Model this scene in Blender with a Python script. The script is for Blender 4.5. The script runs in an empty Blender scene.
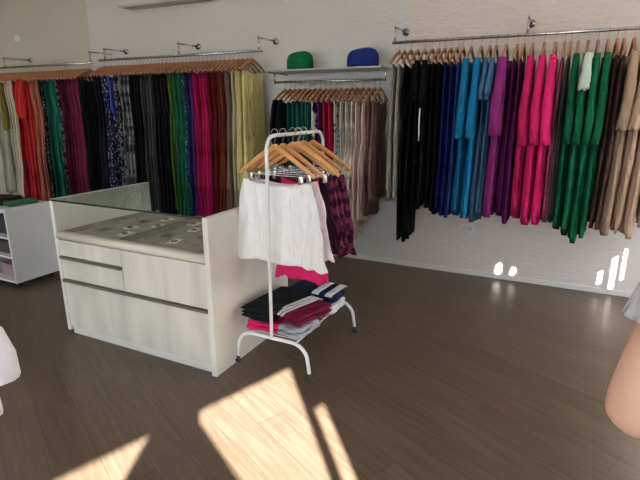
import bpy, bmesh, math, random
from mathutils import Vector, Matrix
PI = math.pi
S = bpy.context.scene
COL = S.collection

# ------------------------------------------------------------------ helpers
def lin(c):
    return tuple(((v/255)/12.92 if v/255 <= .04045 else ((v/255+.055)/1.055)**2.4) for v in c)

MATS = {}
def mat(name, col, rough=.6, metal=0, spec=.5, noise=0, nscale=20, bump=0, bscale=60, coat=0):
    if name in MATS: return MATS[name]
    m = bpy.data.materials.new(name); m.use_nodes = True
    nt = m.node_tree; b = nt.nodes['Principled BSDF']; c = lin(col)
    b.inputs['Base Color'].default_value = (*c, 1)
    b.inputs['Roughness'].default_value = rough
    b.inputs['Metallic'].default_value = metal
    b.inputs['Specular IOR Level'].default_value = spec
    b.inputs['Coat Weight'].default_value = coat
    tc = nt.nodes.new('ShaderNodeTexCoord')
    if noise:
        n = nt.nodes.new('ShaderNodeTexNoise'); n.inputs['Scale'].default_value = nscale; n.inputs['Detail'].default_value = 4
        nt.links.new(tc.outputs['Object'], n.inputs['Vector'])
        r = nt.nodes.new('ShaderNodeMix'); r.data_type = 'RGBA'
        r.inputs[6].default_value = (*[v*(1-noise) for v in c], 1)
        r.inputs[7].default_value = (*[min(1, v*(1+noise)) for v in c], 1)
        nt.links.new(n.outputs['Fac'], r.inputs[0]); nt.links.new(r.outputs[2], b.inputs['Base Color'])
    if bump:
        n = nt.nodes.new('ShaderNodeTexNoise'); n.inputs['Scale'].default_value = bscale; n.inputs['Detail'].default_value = 3
        nt.links.new(tc.outputs['Object'], n.inputs['Vector'])
        bp = nt.nodes.new('ShaderNodeBump'); bp.inputs['Strength'].default_value = bump; bp.inputs['Distance'].default_value = .01
        nt.links.new(n.outputs['Fac'], bp.inputs['Height']); nt.links.new(bp.outputs['Normal'], b.inputs['Normal'])
    MATS[name] = m
    return m

def cloth(col, col2=None, pat=None, rough=.85, scale=22):
    key = 'cloth_%s_%s_%s' % (col, col2, pat)
    if key in MATS: return MATS[key]
    m = mat('cloth_%d' % len(MATS), col, rough, 0, .12, .10, 9, .3, 160)
    MATS[key] = m
    nt = m.node_tree; b = nt.nodes['Principled BSDF']
    tw = nt.nodes.new('ShaderNodeTexCoord'); mw = nt.nodes.new('ShaderNodeMapping'); mw.inputs['Scale'].default_value = (14, 14, 5)
    nw = nt.nodes.new('ShaderNodeTexNoise'); nw.inputs['Scale'].default_value = 1.3; nw.inputs['Detail'].default_value = 3; nw.inputs['Distortion'].default_value = .6
    bw = nt.nodes.new('ShaderNodeBump'); bw.inputs['Strength'].default_value = .7; bw.inputs['Distance'].default_value = .05
    nt.links.new(tw.outputs['Object'], mw.inputs['Vector']); nt.links.new(mw.outputs[0], nw.inputs['Vector']); nt.links.new(nw.outputs['Fac'], bw.inputs['Height'])
    old = b.inputs['Normal'].links[0].from_node; nt.links.new(bw.outputs[0], old.inputs['Normal'])
    if pat:
        tc = nt.nodes.new('ShaderNodeTexCoord')
        if pat == 'stripes':
            t = nt.nodes.new('ShaderNodeTexWave'); t.inputs['Scale'].default_value = scale/8; out = t.outputs['Fac']
            lo, hi = .45, .55
        elif pat == 'dots':
            t = nt.nodes.new('ShaderNodeTexVoronoi'); t.inputs['Scale'].default_value = scale*1.6; out = t.outputs['Distance']
            lo, hi = .30, .38
        else:
            t = nt.nodes.new('ShaderNodeTexNoise'); t.inputs['Scale'].default_value = scale; t.inputs['Detail'].default_value = 2; out = t.outputs['Fac']
            lo, hi = .47, .55
        nt.links.new(tc.outputs['Object'], t.inputs['Vector'])
        r = nt.nodes.new('ShaderNodeValToRGB')
        r.color_ramp.elements[0].position = lo; r.color_ramp.elements[1].position = hi
        a, c2 = lin(col), lin(col2)
        if pat == 'dots': a, c2 = c2, a
        r.color_ramp.elements[0].color = (*a, 1); r.color_ramp.elements[1].color = (*c2, 1)
        nt.links.new(out, r.inputs[0]); nt.links.new(r.outputs[0], b.inputs['Base Color'])
    return m

def obj(name, bm, m, parent=None, smooth=True, loc=None):
    me = bpy.data.meshes.new(name); bmesh.ops.recalc_face_normals(bm, faces=bm.faces); bm.to_mesh(me); bm.free()
    if smooth:
        for p in me.polygons: p.use_smooth = True
    for mm in (m if isinstance(m, (list, tuple)) else [m]): me.materials.append(mm)
    o = bpy.data.objects.new(name, me); COL.objects.link(o)
    if parent: o.parent = parent
    if loc: o.location = loc
    return o

def tag(o, label, cat, group=None, kind=None):
    o['label'] = label; o['category'] = cat
    if group: o['group'] = group
    if kind: o['kind'] = kind
    return o

def thing(name, label, cat, loc=(0,0,0), rz=0, group=None):
    o = bpy.data.objects.new(name, None); COL.objects.link(o)
    o.empty_display_size = .05
    o.location = loc; o.rotation_euler = (0, 0, rz)
    return tag(o, label, cat, group)

def struct(name, bm, m, smooth=False):
    o = obj(name, bm, m, None, smooth); o['kind'] = 'structure'; return o

def box(bm, x0, x1, y0, y1, z0, z1, bev=0):
    r = bmesh.ops.create_cube(bm, size=1, matrix=Matrix.Translation(((x0+x1)/2, (y0+y1)/2, (z0+z1)/2)) @ Matrix.Diagonal((abs(x1-x0), abs(y1-y0), abs(z1-z0), 1)))
    if bev:
        vs = set(r['verts']); es = [e for e in bm.edges if e.verts[0] in vs and e.verts[1] in vs]
        bmesh.ops.bevel(bm, geom=es, offset=bev, segments=2, affect='EDGES', profile=.5)

def nbox(*a, bev=.003):
    bm = bmesh.new(); box(bm, *a, bev=bev); return bm

def sweep(bm, pts, rad, n=10, flat=1.0, cap=True, up=None):
    """tube along pts; rad is a number or a list, or list of (ra, rb)"""
    pts = [Vector(p) for p in pts]; N = len(pts); rings = []; ref = None
    for i, p in enumerate(pts):
        t = (pts[min(i+1, N-1)]-pts[max(i-1, 0)]).normalized()
        if ref is None:
            ref = Vector(up) if up else (Vector((0, 0, 1)) if abs(t.z) < .9 else Vector((1, 0, 0)))
        a = ref - t*ref.dot(t)
        if a.length < 1e-5: a = t.orthogonal()
        a.normalize(); ref = a; b = t.cross(a)
        r = rad[i] if isinstance(rad, (list, tuple)) else rad
        ra, rb = r if isinstance(r, (list, tuple)) else (r, r*flat)
        rings.append([bm.verts.new(p + a*ra*math.cos(2*PI*k/n) + b*rb*math.sin(2*PI*k/n)) for k in range(n)])
    for r0, r1 in zip(rings, rings[1:]):
        for k in range(n): bm.faces.new((r0[k], r0[(k+1) % n], r1[(k+1) % n], r1[k]))
    if cap:
        bm.faces.new(rings[0]); bm.faces.new(rings[-1])
    return rings

def tube(*a, **k):
    bm = bmesh.new(); sweep(bm, *a, **k); return bm

def arc(c, r, a0, a1, n, ax=(1,0,0), ay=(0,0,1)):
    c, ax, ay = Vector(c), Vector(ax), Vector(ay)
    return [c + ax*r*math.cos(a0+(a1-a0)*i/n) + ay*r*math.sin(a0+(a1-a0)*i/n) for i in range(n+1)]

def copy_tree(o, parent=None):
    c = o.copy(); COL.objects.link(c)
    if parent: c.parent = parent
    for ch in o.children: copy_tree(ch, c)
    return c

# ------------------------------------------------------------------ camera
H = 1.5
cam = bpy.data.objects.new('camera', bpy.data.cameras.new('camera')); COL.objects.link(cam)
cam.location = (0, 0, H)
cam.rotation_euler = (math.radians(90-15.3), 0, math.radians(26))
cam.data.sensor_width = 36; cam.data.lens = 36*480/640; cam.data.clip_start = .02
S.camera = cam

# ------------------------------------------------------------------ materials
chrome = mat('chrome', (200, 200, 200), .18, 1)
white_metal = mat('white_painted_metal', (222, 224, 226), .3, 0, .6)
black_rubber = mat('black_rubber', (28, 27, 27), .5)
wood = mat('honey_wood', (206, 150, 92), .4, 0, .5, .22, 14)
wood_dark = mat('reddish_brown_wood', (172, 120, 84), .45, 0, .5, .25, 14)
laminate = mat('white_laminate', (216, 213, 204), .38, 0, .5, .03, 5)
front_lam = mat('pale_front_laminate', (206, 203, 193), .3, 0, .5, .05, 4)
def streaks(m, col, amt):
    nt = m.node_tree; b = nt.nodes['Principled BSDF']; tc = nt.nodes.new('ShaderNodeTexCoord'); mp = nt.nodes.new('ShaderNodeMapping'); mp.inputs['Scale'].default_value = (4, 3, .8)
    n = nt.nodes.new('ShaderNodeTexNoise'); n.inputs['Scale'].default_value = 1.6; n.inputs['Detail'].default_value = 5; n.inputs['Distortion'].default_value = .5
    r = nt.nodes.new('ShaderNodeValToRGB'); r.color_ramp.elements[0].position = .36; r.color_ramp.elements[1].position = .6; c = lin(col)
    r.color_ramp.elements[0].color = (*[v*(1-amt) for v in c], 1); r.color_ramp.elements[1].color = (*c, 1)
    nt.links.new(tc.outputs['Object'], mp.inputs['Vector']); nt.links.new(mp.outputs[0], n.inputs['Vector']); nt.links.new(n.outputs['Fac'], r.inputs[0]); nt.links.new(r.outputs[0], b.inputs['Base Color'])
streaks(front_lam, (216, 212, 201), .18)  # streaky reflections and smudges painted into the base colour
alu = mat('brushed_aluminium', (150, 147, 138), .35, .8)
plastic = mat('white_plastic', (225, 225, 220), .4)
dark_plastic = mat('dark_plastic', (40, 40, 42), .5)

def wall_mat(name, col, s=1.0):
    m = mat(name, col, .75, 0, .3, .05, 1.6, .0)
    nt = m.node_tree; b = nt.nodes['Principled BSDF']
    tc = nt.nodes.new('ShaderNodeTexCoord'); mp = nt.nodes.new('ShaderNodeMapping'); mp.inputs['Scale'].default_value = (5, 5, 16)
    n = nt.nodes.new('ShaderNodeTexNoise'); n.inputs['Scale'].default_value = 2.2; n.inputs['Detail'].default_value = 5
    bp = nt.nodes.new('ShaderNodeBump'); bp.inputs['Strength'].default_value = .35*s; bp.inputs['Distance'].default_value = .03
    nt.links.new(tc.outputs['Object'], mp.inputs['Vector']); nt.links.new(mp.outputs[0], n.inputs['Vector'])
    nt.links.new(n.outputs['Fac'], bp.inputs['Height']); nt.links.new(bp.outputs[0], b.inputs['Normal'])
    return m
paint = wall_mat('white_wall_paint', (215, 214, 211))
paint_cream = wall_mat('cream_wall_paint', (203, 199, 183))
paint_warm = wall_mat('warm_white_wall_paint', (222, 213, 206))

def floor_material():
    m = bpy.data.materials.new('wood_plank_floor'); m.use_nodes = True
    nt = m.node_tree; b = nt.nodes['Principled BSDF']; L = nt.links.new
    tc = nt.nodes.new('ShaderNodeTexCoord'); mp = nt.nodes.new('ShaderNodeMapping')
    mp.inputs['Rotation'].default_value = (0, 0, math.radians(26))
    L(tc.outputs['Object'], mp.inputs['Vector'])
    br = nt.nodes.new('ShaderNodeTexBrick')
    br.inputs['Scale'].default_value = 1; br.inputs['Brick Width'].default_value = 1.2; br.inputs['Row Height'].default_value = .17
    br.inputs['Mortar Size'].default_value = .0022; br.inputs['Mortar Smooth'].default_value = .2
    br.inputs['Color1'].default_value = (*lin((93, 79, 66)), 1); br.inputs['Color2'].default_value = (*lin((85, 71, 58)), 1)
    br.inputs['Mortar'].default_value = (*lin((70, 57, 46)), 1)
    L(mp.outputs[0], br.inputs['Vector'])
    m2 = nt.nodes.new('ShaderNodeMapping'); m2.inputs['Scale'].default_value = (1.3, 16, 1); L(mp.outputs[0], m2.inputs['Vector'])
    n = nt.nodes.new('ShaderNodeTexNoise'); n.inputs['Scale'].default_value = 2.4; n.inputs['Detail'].default_value = 7; n.inputs['Distortion'].default_value = .8
    L(m2.outputs[0], n.inputs['Vector'])
    rp = nt.nodes.new('ShaderNodeValToRGB'); rp.color_ramp.elements[0].position = .3; rp.color_ramp.elements[1].position = .7
    rp.color_ramp.elements[0].color = (.62, .60, .58, 1); rp.color_ramp.elements[1].color = (1.2, 1.2, 1.2, 1)
    L(n.outputs['Fac'], rp.inputs[0])
    mx = nt.nodes.new('ShaderNodeMix'); mx.data_type = 'RGBA'; mx.blend_type = 'MULTIPLY'; mx.inputs[0].default_value = .7
    L(br.outputs['Color'], mx.inputs[6]); L(rp.outputs[0], mx.inputs[7]); L(mx.outputs[2], b.inputs['Base Color'])
    b.inputs['Roughness'].default_value = .36; b.inputs['Specular IOR Level'].default_value = .45
    bp = nt.nodes.new('ShaderNodeBump'); bp.inputs['Strength'].default_value = .12; bp.inputs['Distance'].default_value = .004
    L(n.outputs['Fac'], bp.inputs['Height']); L(bp.outputs[0], b.inputs['Normal'])
    return m

# ------------------------------------------------------------------ room shell
WY = 4.45
CEIL = 3.0
bm = bmesh.new(); box(bm, -8, 3.6, -3.5, WY+.2, -.06, 0); struct('floor', bm, floor_material())
bm = bmesh.new()
box(bm, -5.31, -1.30, WY, WY+.12, 0, CEIL)
struct('wall_back', bm, paint)
bm = bmesh.new(); box(bm, -1.30, 3.5, WY-.006, WY+.12, 0, CEIL); struct('wall_back_right', bm, paint_warm)
bm = bmesh.new(); box(bm, -8, -5.31, WY+.05, WY+.17, 0, CEIL); struct('wall_back_left', bm, paint_cream)
bm = bmesh.new(); box(bm, -8.1, -8, -3.5, WY+.17, 0, CEIL); struct('wall_left', bm, paint_cream)
white_trim = mat('white_trim_paint', (226, 222, 216), .4)
bm = bmesh.new(); box(bm, -1.30, 3.3, WY-.02, WY-.006, 0, .045, .003); struct('baseboard_back_right', bm, white_trim)
bm = bmesh.new(); box(bm, -5.31, -1.30, WY-.014, WY, 0, .045, .003); struct('baseboard_back', bm, white_trim)

# shop front on the right: a slanted wall with a doorway and gaps the sun comes through
SUN_H = Vector((-.645, .765, 0)).normalized(); SUN_EL = math.radians(33)
B = Vector((-1.302, 2.255, 0)); A = Vector((-1.512, 1.664, 0))
LINT = 2.2
n_line = (B-A).normalized(); ulen = (B-A).length
D0 = B - SUN_H*(LINT/math.tan(SUN_EL))            # foot of the doorway's far jamb
def front_u(p):                                    # where a beam that lands at p crosses the shop-front line: (u, z)
    px, py, pz = p
    q = Vector((px, py, 0)) - D0
    det = n_line.x*SUN_H.y - n_line.y*SUN_H.x      # D0 + n*u = p - SUN*s
    u = (q.x*SUN_H.y - q.y*SUN_H.x)/det
    s = ((n_line*u) - q).dot(-SUN_H*-1)*-1
    s = (Vector((px, py, 0)) - (D0+n_line*u)).dot(SUN_H)
    return u, pz + s*math.tan(SUN_EL)
holes = []
stile = .05
holes.append((-ulen+.0, -.01, 0, LINT))                         # door opening, main leaf light
holes.append((-.01+stile, .115, 0, LINT-.30))                 # narrow light beside the door stile
yw = lambda y: (y-D0.y)/n_line.y
holes.append((yw(3.2), yw(4.25), .15, 2.3))                     # unseen window added to brighten the lower wall by the right rail
uC = front_u((-1.57, 1.377, 0))[0]
holes.append((uC-1.1, uC, .9, LINT+.0))                       # the neighbouring shop window
for p, du, dz in [((-.37, WY, .09), .018, .10), ((-.245, WY, .085), .016, .07), ((.43, WY, .13), .012, .12), ((.52, WY, .30), .013, .52), ((.585, WY, .36), .008, .46)]:
    u, z = front_u(p); holes.append((u-du, u+du, z-dz/2, z+dz/2))  # slits added so narrow sunbeams put bright spots low on the back wall
def wall_with_holes(u0, u1, z0, z1, th, holes):
    us = sorted({u0, u1, *[h[0] for h in holes], *[h[1] for h in holes]}); zs = sorted({z0, z1, *[h[2] for h in holes], *[h[3] for h in holes]})
    us = [u for u in us if u0 <= u <= u1]; zs = [z for z in zs if z0 <= z <= z1]
    bm = bmesh.new()
    for a, b in zip(us, us[1:]):
        run = None
        for c, d in zip(zs, zs[1:]):
            solid = not any(h[0] < (a+b)/2 < h[1] and h[2] < (c+d)/2 < h[3] for h in holes)
            if solid: run = (run[0], d) if run else (c, d)
            if (not solid or d == zs[-1]) and run:
                box(bm, a, b, 0, th, *run); run = None
    return bm
uY = lambda y: (y-D0.y)/n_line.y
bm = wall_with_holes(uY(-3.5), uY(WY+.15), 0, CEIL, .02, holes)
M = Matrix(((n_line.x, n_line.y, 0, D0.x), (n_line.y, -n_line.x, 0, D0.y), (0, 0, 1, 0), (0, 0, 0, 1)))
bm.transform(M); struct('wall_right', bm, paint)
bm = bmesh.new()
fx = lambda y: D0.x + n_line.x*uY(y) + .02
cs = [(-8, -3.5), (fx(-3.5), -3.5), (fx(WY+.17), WY+.17), (-8, WY+.17)]
lo = [bm.verts.new((x, y, CEIL)) for x, y in cs]; hi = [bm.verts.new((x, y, CEIL+.1)) for x, y in cs]
bm.faces.new(lo); bm.faces.new(hi)
for i in range(4): bm.faces.new((lo[i], lo[(i+1) % 4], hi[(i+1) % 4], hi[i]))
struct('ceiling', bm, mat('ceiling_paint', (225, 224, 220), .8))
# added pier between doorway and window, tapered to shape the sun patch edges
uA2, zA2 = front_u((-.995, 1.36, 0)); uP, zP = front_u((-1.47, 1.14, 0)); uQ, zQ = front_u((-1.53, 1.27, 0))
ub = -ulen + (uA2+ulen)*LINT/(LINT-zA2); uq = uQ + (uP-uQ)*zQ/(zQ-zP)
bm = bmesh.new(); pl = [(-ulen-.03, LINT), (ub, 0), (uq, 0), (uQ, zQ), (uC+.01, LINT)]
f0 = [bm.verts.new((u, -.002, z)) for u, z in pl]; f1 = [bm.verts.new((u, .019, z)) for u, z in pl]
bm.faces.new(f0); bm.faces.new(f1)
for k in range(5): bm.faces.new((f0[k], f0[(k+1) % 5], f1[(k+1) % 5], f1[k]))
bm.transform(M); struct('sun_shaping_pier', bm, paint)
# handle of the door, on the stile between the two lights
bm = bmesh.new()
uh = -.01+stile/2
sweep(bm, [(uh, .0, .95), (uh+.05, .05, .95), (uh+.075, .06, .98), (uh+.075, .06, 1.24), (uh+.05, .05, 1.27), (uh, .0, 1.27)], .018)
bm.transform(M); struct('door_handle', bm, dark_plastic, True)

# wall behind the viewer with two wide shop windows, open to the street
bm = wall_with_holes(-8, -.15, 0, CEIL, .12, [(-4.4, -1.5, .5, 2.5), (-1.2, -.35, .05, 2.5)])
bm.transform(Matrix.Translation((0, -3.5, 0))); struct('wall_front', bm, paint)
bm = bmesh.new(); box(bm, -40, 40, -40, 30, -.3, -.12); struct('street_ground', bm, mat('street_paving', (120, 116, 110), .8))

# ------------------------------------------------------------------ clothes hangers
def hanger_body(w=.215, drop=.10, th=.011, hgt=.027, ex=1.35):
    bm = bmesh.new(); top = -.078; N = 14
    pts, rad = [], []
    for i in range(N+1):
        s = -1 + 2*i/N; x = s*w
        z = top - drop*(abs(s)**ex)
        pts.append((x, 0, z)); rad.append((hgt*(1-.35*abs(s))*.62, th*(1-.15*abs(s))))
    sweep(bm, pts, rad, 8, up=(0, 0, 1))
    box(bm, -.013, .013, -th, th, top-.004, top+.016, .003)
    return bm
def hook_body(r=.021):
    pts = [(0, 0, -.064), (0, 0, -.035)] + arc((0, 0, -.006), r, -PI*.32, PI*1.02, 10)
    pts = [(0, 0, -.066), (0, 0, -.04), (.008, 0, -.028)] + arc((0, 0, -.005), r, -PI*.28, PI*1.0, 10)
    return tube(pts, .0021, n=6)
hm = {}
def make_hanger(label, loc, rz, group, m=wood, clips=False, w=.215):
    k = (clips, w)
    if k not in hm:
        a = obj('shoulders', hanger_body(w, .10 if not clips else .145, ex=1.35 if not clips else 1.15), m); b = obj('hook', hook_body(), chrome)
        lst = [(a.data, 'shoulders', (0,0,0)), (b.data, 'hook', (0,0,0))]
        bpy.data.objects.remove(a); bpy.data.objects.remove(b)
        if clips:
            bar = obj('clip_bar', tube([(-w*.80, 0, -.17), (-w*.76, 0, -.225), (w*.76, 0, -.225), (w*.80, 0, -.17)], .0025, n=6), chrome)
            lst.append((bar.data, 'clip_bar', (0,0,0))); bpy.data.objects.remove(bar)
            bm = bmesh.new(); box(bm, -.011, .011, -.013, .013, -.04, .008, .003)
            box(bm, -.007, .007, -.017, .017, -.012, .002, .002)
            c = obj('clip', bm, chrome)
            for s in (-1, 1): lst.append((c.data, 'clip', (s*w*.66, 0, -.227)))
            bpy.data.objects.remove(c)
        hm[k] = lst
    t = thing('clothes_hanger', label, 'clothes hanger', loc, rz, group)
    for d, nm, l in hm[k]:
        o = bpy.data.objects.new(nm, d); COL.objects.link(o); o.parent = t; o.location = l
        if nm == 'shoulders' and m is not wood:
            o.material_slots[0].link = 'OBJECT'; o.material_slots[0].material = m
    return t

# ------------------------------------------------------------------ garments
def lerp_tab(tab, t):
    for (a, va), (b, vb) in zip(tab, tab[1:]):
        if t <= b: return va + (vb-va)*((t-a)/(b-a) if b > a else 0)
    return tab[-1][1]

def garment_mesh(L, prof, th0=.013, th1=.023, folds=5, famp=.008, seed=0, top=-.185, neck=.03, hem=.012, nx=40, nz=22, sway=None, slant=0):
    """closed cloth body: prof = [(t, half width)], hanging from z=top to z=-L"""
    rnd = random.Random(seed); ph = [rnd.uniform(0, 6.28) for _ in range(6)]
    k1, k2 = folds + rnd.uniform(-.6, .6), folds*1.9 + rnd.uniform(-1, 1)
    if sway is not None:                            # neighbours pressed together on a rail share their folds
        k1, k2 = folds, folds*1.9; ph[0], ph[1], ph[4] = 1 + sway*.5, 2 - sway*.4, .5 + sway*.6
    bm = bmesh.new(); rings = []
    for j in range(nz+1):
        t = j/nz
        w = lerp_tab(prof, t)*(1 + .025*math.sin(7*t+ph[4])*t)
        th = th0 + (th1-th0)*min(1, t*1.6)
        fa = famp*min(1, .12 + t*1.3)
        ring = []
        for i in range(nx):
            a = 2*PI*i/nx; c, s = math.cos(a), math.sin(a)
            x = w*math.copysign(abs(c)**.75, c); q = x/max(w, .001)
            y = th*math.copysign(abs(s)**.8, s); q0 = q
            if sway is not None: q = x/.19
            y += fa*(math.sin(k1*q*2.2+ph[0]+t*.8) + .5*math.sin(k2*q*2+ph[1]-t))
            x += fa*(.9*math.sin(9*t+ph[5]+3*q) + .7*math.sin(17*t+ph[1]+5*s))
            y += .011*t*math.sin(3.4*t + (ph[3] if sway is None else sway))
            y += .5*fa*math.sin(13*q+ph[4]+2*t)*abs(s)
            q = q0
            ztop = top - neck*math.cos(min(1, abs(q))*PI/2)**1 + neck*.2
            zbot = -L + slant*q + hem*(math.sin(k1*q*2+ph[2]) + .6*math.sin(k2*q*3+ph[3]))
            ring.append(bm.verts.new((x, y, ztop + (zbot-ztop)*t)))
        rings.append(ring)
    for r0, r1 in zip(rings, rings[1:]):
        for i in range(nx): bm.faces.new((r0[i], r0[(i+1) % nx], r1[(i+1) % nx], r1[i]))
    h = nx
    for r in (rings[0], rings[-1]):                 # close neck and hem with a strip between front and back
        for i in range(nx//2 - 1):
            a, b, c, d = r[i], r[i+1], r[(h-i-1) % h], r[(h-i) % h]
            vs = []
            for v in (a, b, c, d):
                if v not in vs: vs.append(v)
            if len(vs) > 2: bm.faces.new(vs)
        vs = [r[nx//2-1], r[nx//2], r[nx//2+1]]; bm.faces.new(vs)
    return bm

def sleeve_mesh(side, length, puff, seed, x0=.185, ztop=-.19, th=.02, sway=.5):
    prof = [(0, .036), (.15, .036+puff*.5), (.6, .036+puff), (.88, .036+puff), (.95, .026+puff*.3), (1, .03+puff*.4)]
    bm = garment_mesh(length, prof, th0=max(.012, th*.72), th1=th, folds=2.2, famp=.006, seed=seed, top=0, neck=.0, hem=.008, nx=22, nz=16, sway=sway)
    for v in bm.verts:
        t = -v.co.z/length
        v.co.x = v.co.x*side + side*(x0 + .045*math.sin(min(1, max(0, t))*2.2)); v.co.z += ztop
    return bm

PROF = {
    'dress':   [(0, .165), (.12, .175), (.3, .15), (.55, .19), (1, .225)],
    'maxi':    [(0, .16), (.1, .17), (.25, .15), (.5, .18), (1, .215)],
    'gown':    [(0, .17), (.15, .18), (.4, .185), (1, .2)],
    'blouse':  [(0, .185), (.2, .19), (.6, .18), (1, .195)],
    'trousers':[(0, .155), (.15, .17), (.5, .165), (1, .15)],
    'skirt':   [(0, .15), (.2, .17), (1, .215)],
    'scarf':   [(0, .05), (.5, .055), (1, .05)],
}
def make_garment(name, kind, label, cat, group, loc, rz, L, m, seed, sleeve=None, sm=None, legs=False, fold=5, top=-.185, wide=1.0, hem=.014, sway=0, slant=0, sth=.02, tag_m=None, zip_m=None, famp=.0075, th=.0225):
    t = thing(name, label, cat, loc, rz, group)
    prof = [(a, b*wide) for a, b in PROF[kind]]
    if legs:
        hipL = .62
        obj('waistband', garment_mesh(hipL, prof, seed=seed, folds=fold, famp=famp, top=top, hem=.004, nz=10, th1=th), m, t)
        for s in (-1, 1):
            lg = garment_mesh(L + (.05 if s > 0 else 0), [(0, .083), (1, .088)], seed=seed+s, folds=2, famp=.005, top=-hipL+.03, neck=0, hem=.02, nx=20, nz=14, th0=.016)
            bmesh.ops.translate(lg, verts=lg.verts, vec=(s*.086, 0, 0)); obj('leg', lg, m, t)
    else:
        obj('body', garment_mesh(L, prof, seed=seed, folds=fold, famp=famp, top=top, hem=hem, th0=max(.013, th*.8), th1=th, sway=sway, slant=slant), m, t)
    if kind in ('dress', 'maxi') and not sleeve and not legs:
        for s in (-1, 1):
            obj('strap', tube([(s*.145*wide, -.009, top+.0), (s*.125, -.008, -.125), (s*.125, .008, -.125), (s*.145*wide, .009, top+.0)], (.006), n=6, flat=.4), m, t)
    if sleeve:
        for s in (-1, 1): obj('sleeve', sleeve_mesh(s, sleeve[0], sleeve[1], seed+s, ztop=top+.02, th=sth, sway=sway), sm or m, t)
    if zip_m:
        obj('zip', tube([(-.228*wide, .0, -.42), (-.232*wide, .004, -.60), (-.232*wide, .0, -.78)], .006, n=6), zip_m, t)
    if tag_m:
        obj('swing_tag', nbox(-.225, -.185, -.002, .002, -.30, -.235, bev=.001), tag_m, t)
    return t

ORD = ['', 'first', 'second', 'third', 'fourth', 'fifth', 'sixth', 'seventh', 'eighth', 'ninth']
NUM = ['', 'one', 'two', 'three', 'four', 'five', 'six', 'seven', 'eight', 'nine']

def fill_rail(runs, xs, ry, rz_, where, gname, hgroup, ggroup, seed0, jit=.022, hm_=wood, base=PI/2):
    """runs: (description, count, kind, name, colour, colour2, pattern, hem heights, options)"""
    items = []
    for r in runs:
        for k in range(r[1]): items.append((r, k))
    rnd = random.Random(seed0)
    a = 0
    wts = [it[0][8].get('slot', 1.0) for it in items]; tot = sum(wts); x_a, x_b = xs[0], xs[-1]
    acc = 0; xs = []
    for q in wts: xs.append(x_a + (x_b-x_a)*(acc+q/2-wts[0]/2)/(tot-wts[0]/2-wts[-1]/2)); acc += q
    unit = (x_b-x_a)/tot
    for i, ((desc, n, kind, name, c1, c2, pat, hems, opt), k) in enumerate(items):
        x = xs[i]
        a = .6*a + rnd.uniform(-jit, jit)
        place = '' if n == 1 else (', %s of %s from left' % (ORD[k+1], NUM[n]))
        label = '%s on the %s%s' % (desc, where, place)
        hz = hems[k % len(hems)]
        sh = 1 + ((k*37) % 5 - 2)*.05
        col = tuple(max(0, min(255, v*sh)) for v in c1)
        m = cloth(col, c2, pat, opt.get('rough', .85), opt.get('scale', 22))
        loc = (x, ry, rz_)
        grp = ggroup
        cat = {'legs': 'trousers'}.get('legs' if opt.get('legs') else '', name.split('_')[-1])
        make_garment(name, kind, label, cat, grp, loc, base+a, rz_-hz, m, seed0*100+i, sleeve=opt.get('sleeve'), legs=opt.get('legs', False), top=opt.get('top', -.185), wide=opt.get('wide', 1.0)*rnd.uniform(.88, 1.1), hem=opt.get('hem', .018), sway=.5+.33*i, slant=rnd.uniform(-.03, .03), th=min(.034, .385*unit*opt.get('slot', 1.0)), sth=opt.get('sth', min(.046, .45*unit*opt.get('slot', 1.0))), tag_m=plastic if (opt.get('tag') and k == 0) else None, zip_m=white_metal if opt.get('zip') else None)
        dm = opt.get('hanger', hm_)
        short = desc
        make_hanger('%s hanger holding the %s%s' % ('wooden' , short, place if n > 1 else ' on the '+where.replace('chrome ', '')), loc, base+a, hgroup, dm)

RZ = 2.03; RY = 4.13
def lsp(a, b, n): return [a + (b-a)*i/(n-1) for i in range(n)]

# far left rail (28 garments)
runs_A = [
    ('long sage grey dress', 3, 'maxi', 'dress', (150, 152, 130), None, None, [.4], {}),
    ('olive yellow cropped top', 1, 'blouse', 'top', (128, 118, 52), None, None, [1.25], {}),
    ('long cream beige dress', 3, 'maxi', 'dress', (190, 182, 160), None, None, [.38], {}),
    ('long dark red dress', 3, 'maxi', 'dress', (140, 26, 30), None, None, [.33], {}),
    ('bright red gown with sleeves', 2, 'gown', 'gown', (186, 48, 50), None, None, [.32], {'sleeve': (.45, .02)}),
    ('long dusty coral dress', 3, 'maxi', 'dress', (158, 92, 76), None, None, [.35], {}),
    ('black dress with white specks', 2, 'maxi', 'dress', (26, 24, 26), (104, 104, 100), 'dots', [.4], {'scale': 26}),
    ('long bottle green dress', 2, 'maxi', 'dress', (18, 78, 60), None, None, [.36], {}),
    ('long teal green dress', 1, 'maxi', 'dress', (34, 120, 104), None, None, [.35], {}),
    ('black and white speckled dress', 1, 'maxi', 'dress', (32, 32, 35), (92, 96, 96), 'mottle', [.4], {}),
    ('long dark maroon dress', 3, 'maxi', 'dress', (66, 16, 34), None, None, [.38], {}),
    ('long plum dress', 3, 'maxi', 'dress', (108, 32, 62), None, None, [.37], {}),
    ('long black gown', 1, 'gown', 'gown', (20, 20, 26), None, None, [.4], {}),
]
fill_rail(runs_A, lsp(-6.62, -5.0, 28), RY, 2.01, 'far left rail', 'A', 'hangers on the far left rail', 'clothes on the far left rail', 3, hm_=wood_dark)
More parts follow.
